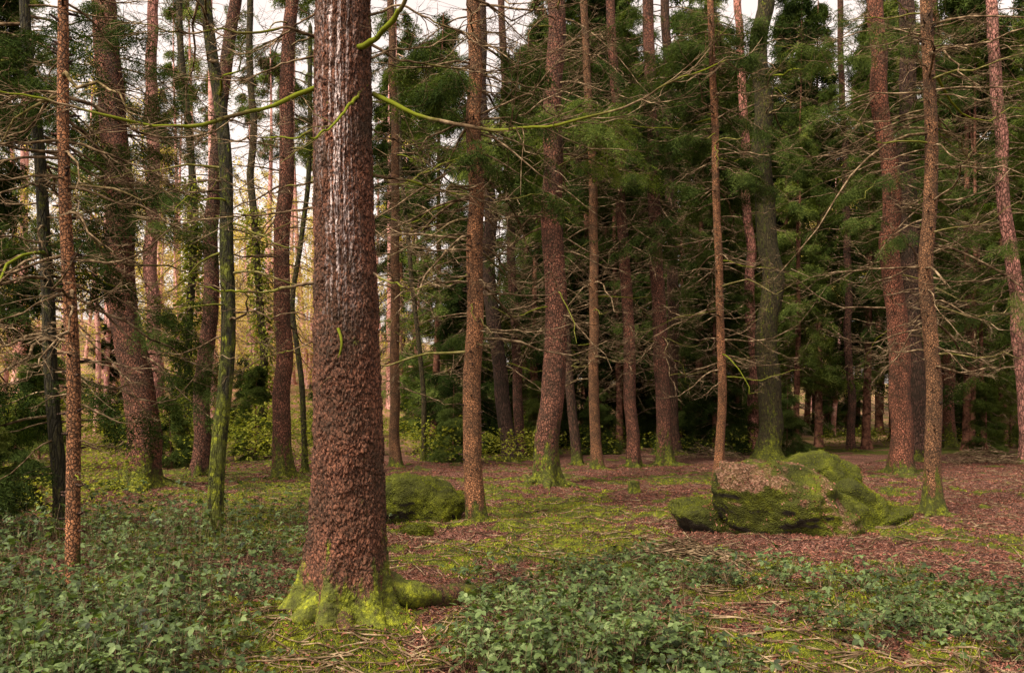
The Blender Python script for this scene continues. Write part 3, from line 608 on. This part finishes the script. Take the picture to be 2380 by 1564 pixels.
def rock(name,loc,lumps,seed):
    mb=MB();r=np.random.default_rng(seed);x0,y0=loc;z0=float(H(x0,y0))
    for (cx,cy,cz,sx,sy,sz,rz,pitch,ex) in lumps:
        nr=nrm(r.normal(0,1,(13,3)));dist=r.uniform(.65,.95,13)
        dots=np.maximum(IV@nr.T,1e-3);rad=(dist[None]/dots);
        k=16.;rad=np.minimum(rad,1.25);rad=-np.log(np.exp(-k*rad).sum(1)+np.exp(-k*1.15))/k
        V=IV*rad[:,None]
        V=V*(1+.16*(fbm(IV[:,0]*1.8+seed+cx*3,IV[:,1]*1.8,IV[:,2]*1.8,4)-.5)[:,None]*2)
        V=V*np.array([sx,sy,sz])
        cp,sp=math.cos(pitch),math.sin(pitch);V=V@np.array([[cp,0,-sp],[0,1,0],[sp,0,cp]]).T
        c,s=math.cos(rz),math.sin(rz);V=V@np.array([[c,-s,0],[s,c,0],[0,0,1]]).T
        V=V+[cx,cy,cz]
        led=fbm(V[:,0]*2,V[:,1]*2,V[:,2]*4,3)
        V=V+nrm(V-[cx,cy,cz])*(.11*(fbm(V[:,0]*6,V[:,1]*6,V[:,2]*6,4)-.5)+.06*(ss(.42,.56,led)-.5)*min(sx,1)+.14*(fbm(V[:,0]*2.2+5,V[:,1]*2.2,V[:,2]*2.2,2)-.5))[:,None]
        fn=np.cross(V[IFc[:,1]]-V[IFc[:,0]],V[IFc[:,2]]-V[IFc[:,0]]);vn=np.zeros_like(V)
        for j in range(3): np.add.at(vn,IFc[:,j],fn)
        vn=nrm(vn)
        mo=ss(-.8,.0,vn[:,2])*.9+.08
        e=ex*ss(-.1,.3,vn[:,2])*ss(.38,.58,fbm(V[:,0]*2.2,V[:,1]*2.2,V[:,2]*2.2+seed,4)+.03)
        mb.add(V,IFc,0,mo,e)
        q=r.integers(0,len(V),9000);kk=(mo[q]>.5)&(e[q]<.4)&(r.random(9000)<.7);q=q[kk]
        fuzz(mb,V[q]+r.normal(0,.01,(len(q),3)),vn[q],.024,1)
        if ex>0:
            q=r.integers(0,len(V),3000);q=q[e[q]>.12]
            D=r.normal(0,1,(len(q),3));D-= (D*vn[q]).sum(1)[:,None]*vn[q]
            mb.add(*stamp(lv,lf,V[q]+vn[q]*.01,D,r.uniform(.015,.04,len(q)),r.normal(0,.5,len(q))),2,smooth=False)
    return mb.obj(name,[M_ROCK,M_MOSSB,M_LIT],(x0,y0,z0))
rock('mossy_boulder',(3.80,12.0),[
 (-.20,-.55,.20,1.0,.80,.66,.15,-.36,.8),(-.80,-.1,.02,.80,.5,.36,.2,-.42,.2),(.15,.25,.38,.66,.6,.46,.1,-.05,.2),
 (.85,.75,.64,.74,.55,.44,.25,-.14,.1),(1.05,.35,.30,.58,.5,.42,.1,.1,.0),(1.42,.3,.08,.48,.4,.28,0,.3,0),(.62,-.15,.10,.55,.5,.40,.3,.1,.1)],5)
rock('mossy_boulder',(-1.52,13.4),[(0,0,.28,.68,.55,.50,.2,.12,.12),(.42,-.08,.16,.42,.4,.34,.1,.2,0),(-.4,.0,.17,.5,.45,.45,0,0,0)],8)
rock('mossy_stone',(-1.3,11.9),[(0,0,.02,.26,.2,.13,.2,.0,0)],12)
rock('mossy_stone',(5.3,12.6),[(0,0,.05,.32,.28,.18,.2,.0,0)],13)
rock('mossy_stone',(3.5,8.3),[(0,0,.0,.2,.13,.07,.2,.0,0)],15)
rock('limestone_fragment',(3.25,7.5),[(0,0,.02,.09,.06,.05,.2,.0,0)],14)
mb=MB();sd=17.;sx=X(1473,sd);sz=float(H(sx,sd))
cc=lambda z:np.zeros(np.shape(z)+(2,));rr=lambda z:np.interp(z,[0,.2,.26,.27,3],[.11,.10,.095,.0,.0])
t=trunk(mb,cc,rr,.24,24,.03,.03,0,seed=3,flare=.5,fh=.1);trunk_add(mb,t,0,.9)
mb.add(np.concatenate([[[0,0,.25]],np.stack([t[4][-1,0]+np.cos(t[1][-1])*t[3][-1],t[4][-1,1]+np.sin(t[1][-1])*t[3][-1],t[2][-1]],-1)]),np.array([[0,1+i,1+(i+1)%24] for i in range(24)]),0,.6)
mb.obj('tree_stump',[M_BARKG],(sx,sd,sz))
def brush(name,cx,cy,n,lx,ly,L,th,ang,mat=M_TWIG,hz=.12,sa=.45):
    mb=MB();z0=float(H(cx,cy))
    px=rng.normal(0,lx,n);py=rng.normal(0,ly,n);a=rng.normal(ang,sa,n);l=rng.uniform(.3,1,n)*L;s=np.linspace(-.5,.5,7)
    P=np.zeros((n,7,3));bend=rng.normal(0,.2,n)
    P[:,:,0]=px[:,None]+np.cos(a)[:,None]*l[:,None]*s-np.sin(a)[:,None]*bend[:,None]*l[:,None]*(s*s)*2
    P[:,:,1]=py[:,None]+np.sin(a)[:,None]*l[:,None]*s+np.cos(a)[:,None]*bend[:,None]*l[:,None]*(s*s)*2
    P[:,:,2]=H(cx+P[:,:,0],cy+P[:,:,1])-z0+.04+rng.uniform(0,hz,n)[:,None]*np.exp(-(px/lx/1.2)**2)[:,None]+(rng.normal(0,.18,n)[:,None]*s*l[:,None])
    mb.add(*tubes(P,rng.uniform(.4,1,n)[:,None]*th*(1-.5*(s+.5))[None],5),0,0)
    mb.obj(name,[mat],(cx,cy,z0))
brush('fallen_branch_pile',X(1590,9.4),9.4,110,.34,.16,1.,.012,-.25,M_TWIG,.18)
brush('fallen_branch_pile',X(2290,26),26,130,.6,.5,1.2,.016,.3,M_TWIG,.45,1.2)
brush('fallen_branch_pile',X(1640,28),28,110,.8,.5,1.2,.014,.2,M_TWIG,.4,1.2)
mb=MB();n=5000;y=4.8+22*rng.random(n)**1.4;x=rng.uniform(-.66,.66,n)*y;a=rng.uniform(0,3.14,n);l=rng.uniform(.1,1,n)**1.5*.9;s=np.linspace(-.5,.5,5)
P=np.zeros((n,5,3));P[:,:,0]=x[:,None]+np.cos(a)[:,None]*l[:,None]*s;P[:,:,1]=y[:,None]+np.sin(a)[:,None]*l[:,None]*s+rng.normal(0,.1,n)[:,None]*s*s*l[:,None]*4
P[:,:,2]=surf(P[:,:,0],P[:,:,1])+.018
mb.add(*tubes(P,rng.uniform(.002,.008,n)[:,None]*np.ones(5)[None],4),0);mb.obj('fallen_twigs',[M_TWIG])
# ---------------------------------------------------------------- litter, moss, leaves
def smp(n,y0,y1,pw,w=.68):
    y=y0+(y1-y0)*rng.random(n)**pw;return rng.uniform(-w,w,n)*(y+1),y
x,y=smp(200000,4.5,26,1.5);k=rng.random(len(x))>moss_mask(x,y)*.75;x=x[k];y=y[k]
D=rng.normal(0,1,(len(x),3));D[:,2]*=.45
mb=MB();mb.add(*stamp(lv*[1,.7,2.5],lf,np.stack([x,y,surf(x,y)+.010],-1),D,rng.uniform(.012,.036,len(x))*(1+y/24),rng.normal(0,.7,len(x))),0,smooth=False);mb.obj('leaf_litter',[M_LIT])
x,y=smp(400000,4.5,20,1.5);k=rng.random(len(x))<moss_mask(x,y)*(.0+1.2*fbm(x*7,y*7,2,2));x=x[k];y=y[k]
mb=MB();P=np.stack([x,y,surf(x,y)],-1);n_=len(P);D=nrm(np.array([0,0,1.])+rng.normal(0,.6,P.shape));si=nrm(np.cross(D,rng.normal(0,1,P.shape)));l=(rng.uniform(.007,.020,n_)*(1+y/16))[:,None]
tall=(rng.random(n_)<.03)[:,None];l=np.where(tall,l*3,l);w=np.where(tall,.06,.25)
V=np.stack([P-si*l*w,P+si*l*w,P+D*l],1).reshape(-1,3);mb.add(V,np.arange(len(V)).reshape(-1,3),0,smooth=False);mb.obj('moss_carpet',[M_MOSSB])
mb=MB()
x,y=smp(21000,4.6,15,1.25);k=rng.random(len(x))<bram_mask(x,y)**1.5;x=x[k];y=y[k];n_=len(x)
hgt=rng.uniform(.03,.26,n_)*(1+1.*ss(-1.5,-3.5,x))*(.3+1.3*fbm(x*1.5,y*1.5,9,2));z=surf(x,y)
for j in range(4):
    a=rng.uniform(0,6.28,n_);rr_=rng.uniform(.02,.15,n_)
    D=np.stack([np.cos(a),np.sin(a),rng.normal(-.15,.45,n_)],-1)
    P=np.stack([x+np.cos(a)*rr_,y+np.sin(a)*rr_,z+hgt*rng.uniform(.4,1.1,n_)],-1)
    mb.add(*stamp(TRI,TRIF,P,D,.022+.052*rng.random(n_)**1.5,rng.normal(0,.45,n_)),0,smooth=False)
    q=rng.random(n_)<.5;u=np.linspace(0,1,4)
    P0=np.stack([x,y,z-.01],-1)[q];P1=P[q];C=P0[:,None]*(1-u)[None,:,None]+P1[:,None]*u[None,:,None];C[:,:,2]+=.03*np.sin(u*3.14)
    mb.add(*tubes(C,np.full((1,4),.0016),3),1)
mb.obj('bramble_patch',[M_BRAM,M_TWIG])
mb=MB()
def und(n,u0,u1,d0,d1,h,sz):
    d=rng.uniform(d0,d1,n);u=rng.uniform(u0,u1,n);x=(u-CX)/F*d;f=fbm(x*.7,d*.5,2,3);k=rng.random(n)<ss(.4,.6,f);x=x[k];d=d[k];f=f[k];m=len(x)
    z=H(x,d)+rng.random(m)**.7*h*(f*2.2-.4)
    a=rng.uniform(0,6.28,m);D=np.stack([np.cos(a),np.sin(a),rng.normal(-.1,.4,m)],-1)
    mb.add(*stamp(TRI,TRIF,np.stack([x,d,z],-1),D,rng.uniform(.6,1.2,m)*sz,rng.normal(0,.5,m)),0,smooth=False)
und(22000,-200,740,22,42,1.6,.08);und(12000,820,1260,25,42,1.2,.08);und(6000,1250,1800,29,44,.8,.08);und(7000,1900,2700,36,50,.6,.09);und(6000,-300,350,13,22,.7,.06)
mb.obj('undergrowth',[M_UND])
print('plants',time.time()-T0)
# ---------------------------------------------------------------- world, sun, camera
w=bpy.data.worlds.new('World');bpy.context.scene.world=w;w.use_nodes=True;nt=w.node_tree
bg=nt.nodes['Background'];sk=nt.nodes.new('ShaderNodeTexSky');sk.sky_type='NISHITA';sk.sun_disc=False
sd=Vector((-.48,-.50,1.0)).normalized()
sk.sun_elevation=math.asin(sd.z);sk.sun_rotation=math.atan2(sd.x,sd.y);sk.dust_density=4.;sk.air_density=1.
hs=nt.nodes.new('ShaderNodeHueSaturation');hs.inputs['Saturation'].default_value=.12
mx=nt.nodes.new('ShaderNodeMix');mx.data_type='RGBA';mx.blend_type='MULTIPLY';mx.inputs[0].default_value=1;mx.inputs[7].default_value=(2.7,2.3,2.05,1)
nt.links.new(sk.outputs[0],hs.inputs['Color']);nt.links.new(hs.outputs[0],mx.inputs[6]);nt.links.new(mx.outputs[2],bg.inputs[0]);bg.inputs[1].default_value=.15
sl=bpy.data.lights.new('sun','SUN');sl.energy=5.;sl.angle=math.radians(7);sl.color=(1,.91,.76)
so=bpy.data.objects.new('sun',sl);so.rotation_euler=(-sd).to_track_quat('-Z','Y').to_euler();so.location=(-10,-10,20);bpy.context.scene.collection.objects.link(so)
cam=bpy.data.cameras.new('camera');cam.lens=29.95;cam.sensor_width=36;cam.shift_y=(HY-782)/2380;cam.clip_end=2000;cam.clip_start=.05
cob=bpy.data.objects.new('camera',cam);cob.location=(0,0,EYE);cob.rotation_euler=(math.pi/2,0,0);bpy.context.scene.collection.objects.link(cob)
sc=bpy.context.scene;sc.camera=cob
sc.view_settings.view_transform='Standard';sc.view_settings.look='None';sc.view_settings.exposure=0
print('done',time.time()-T0)
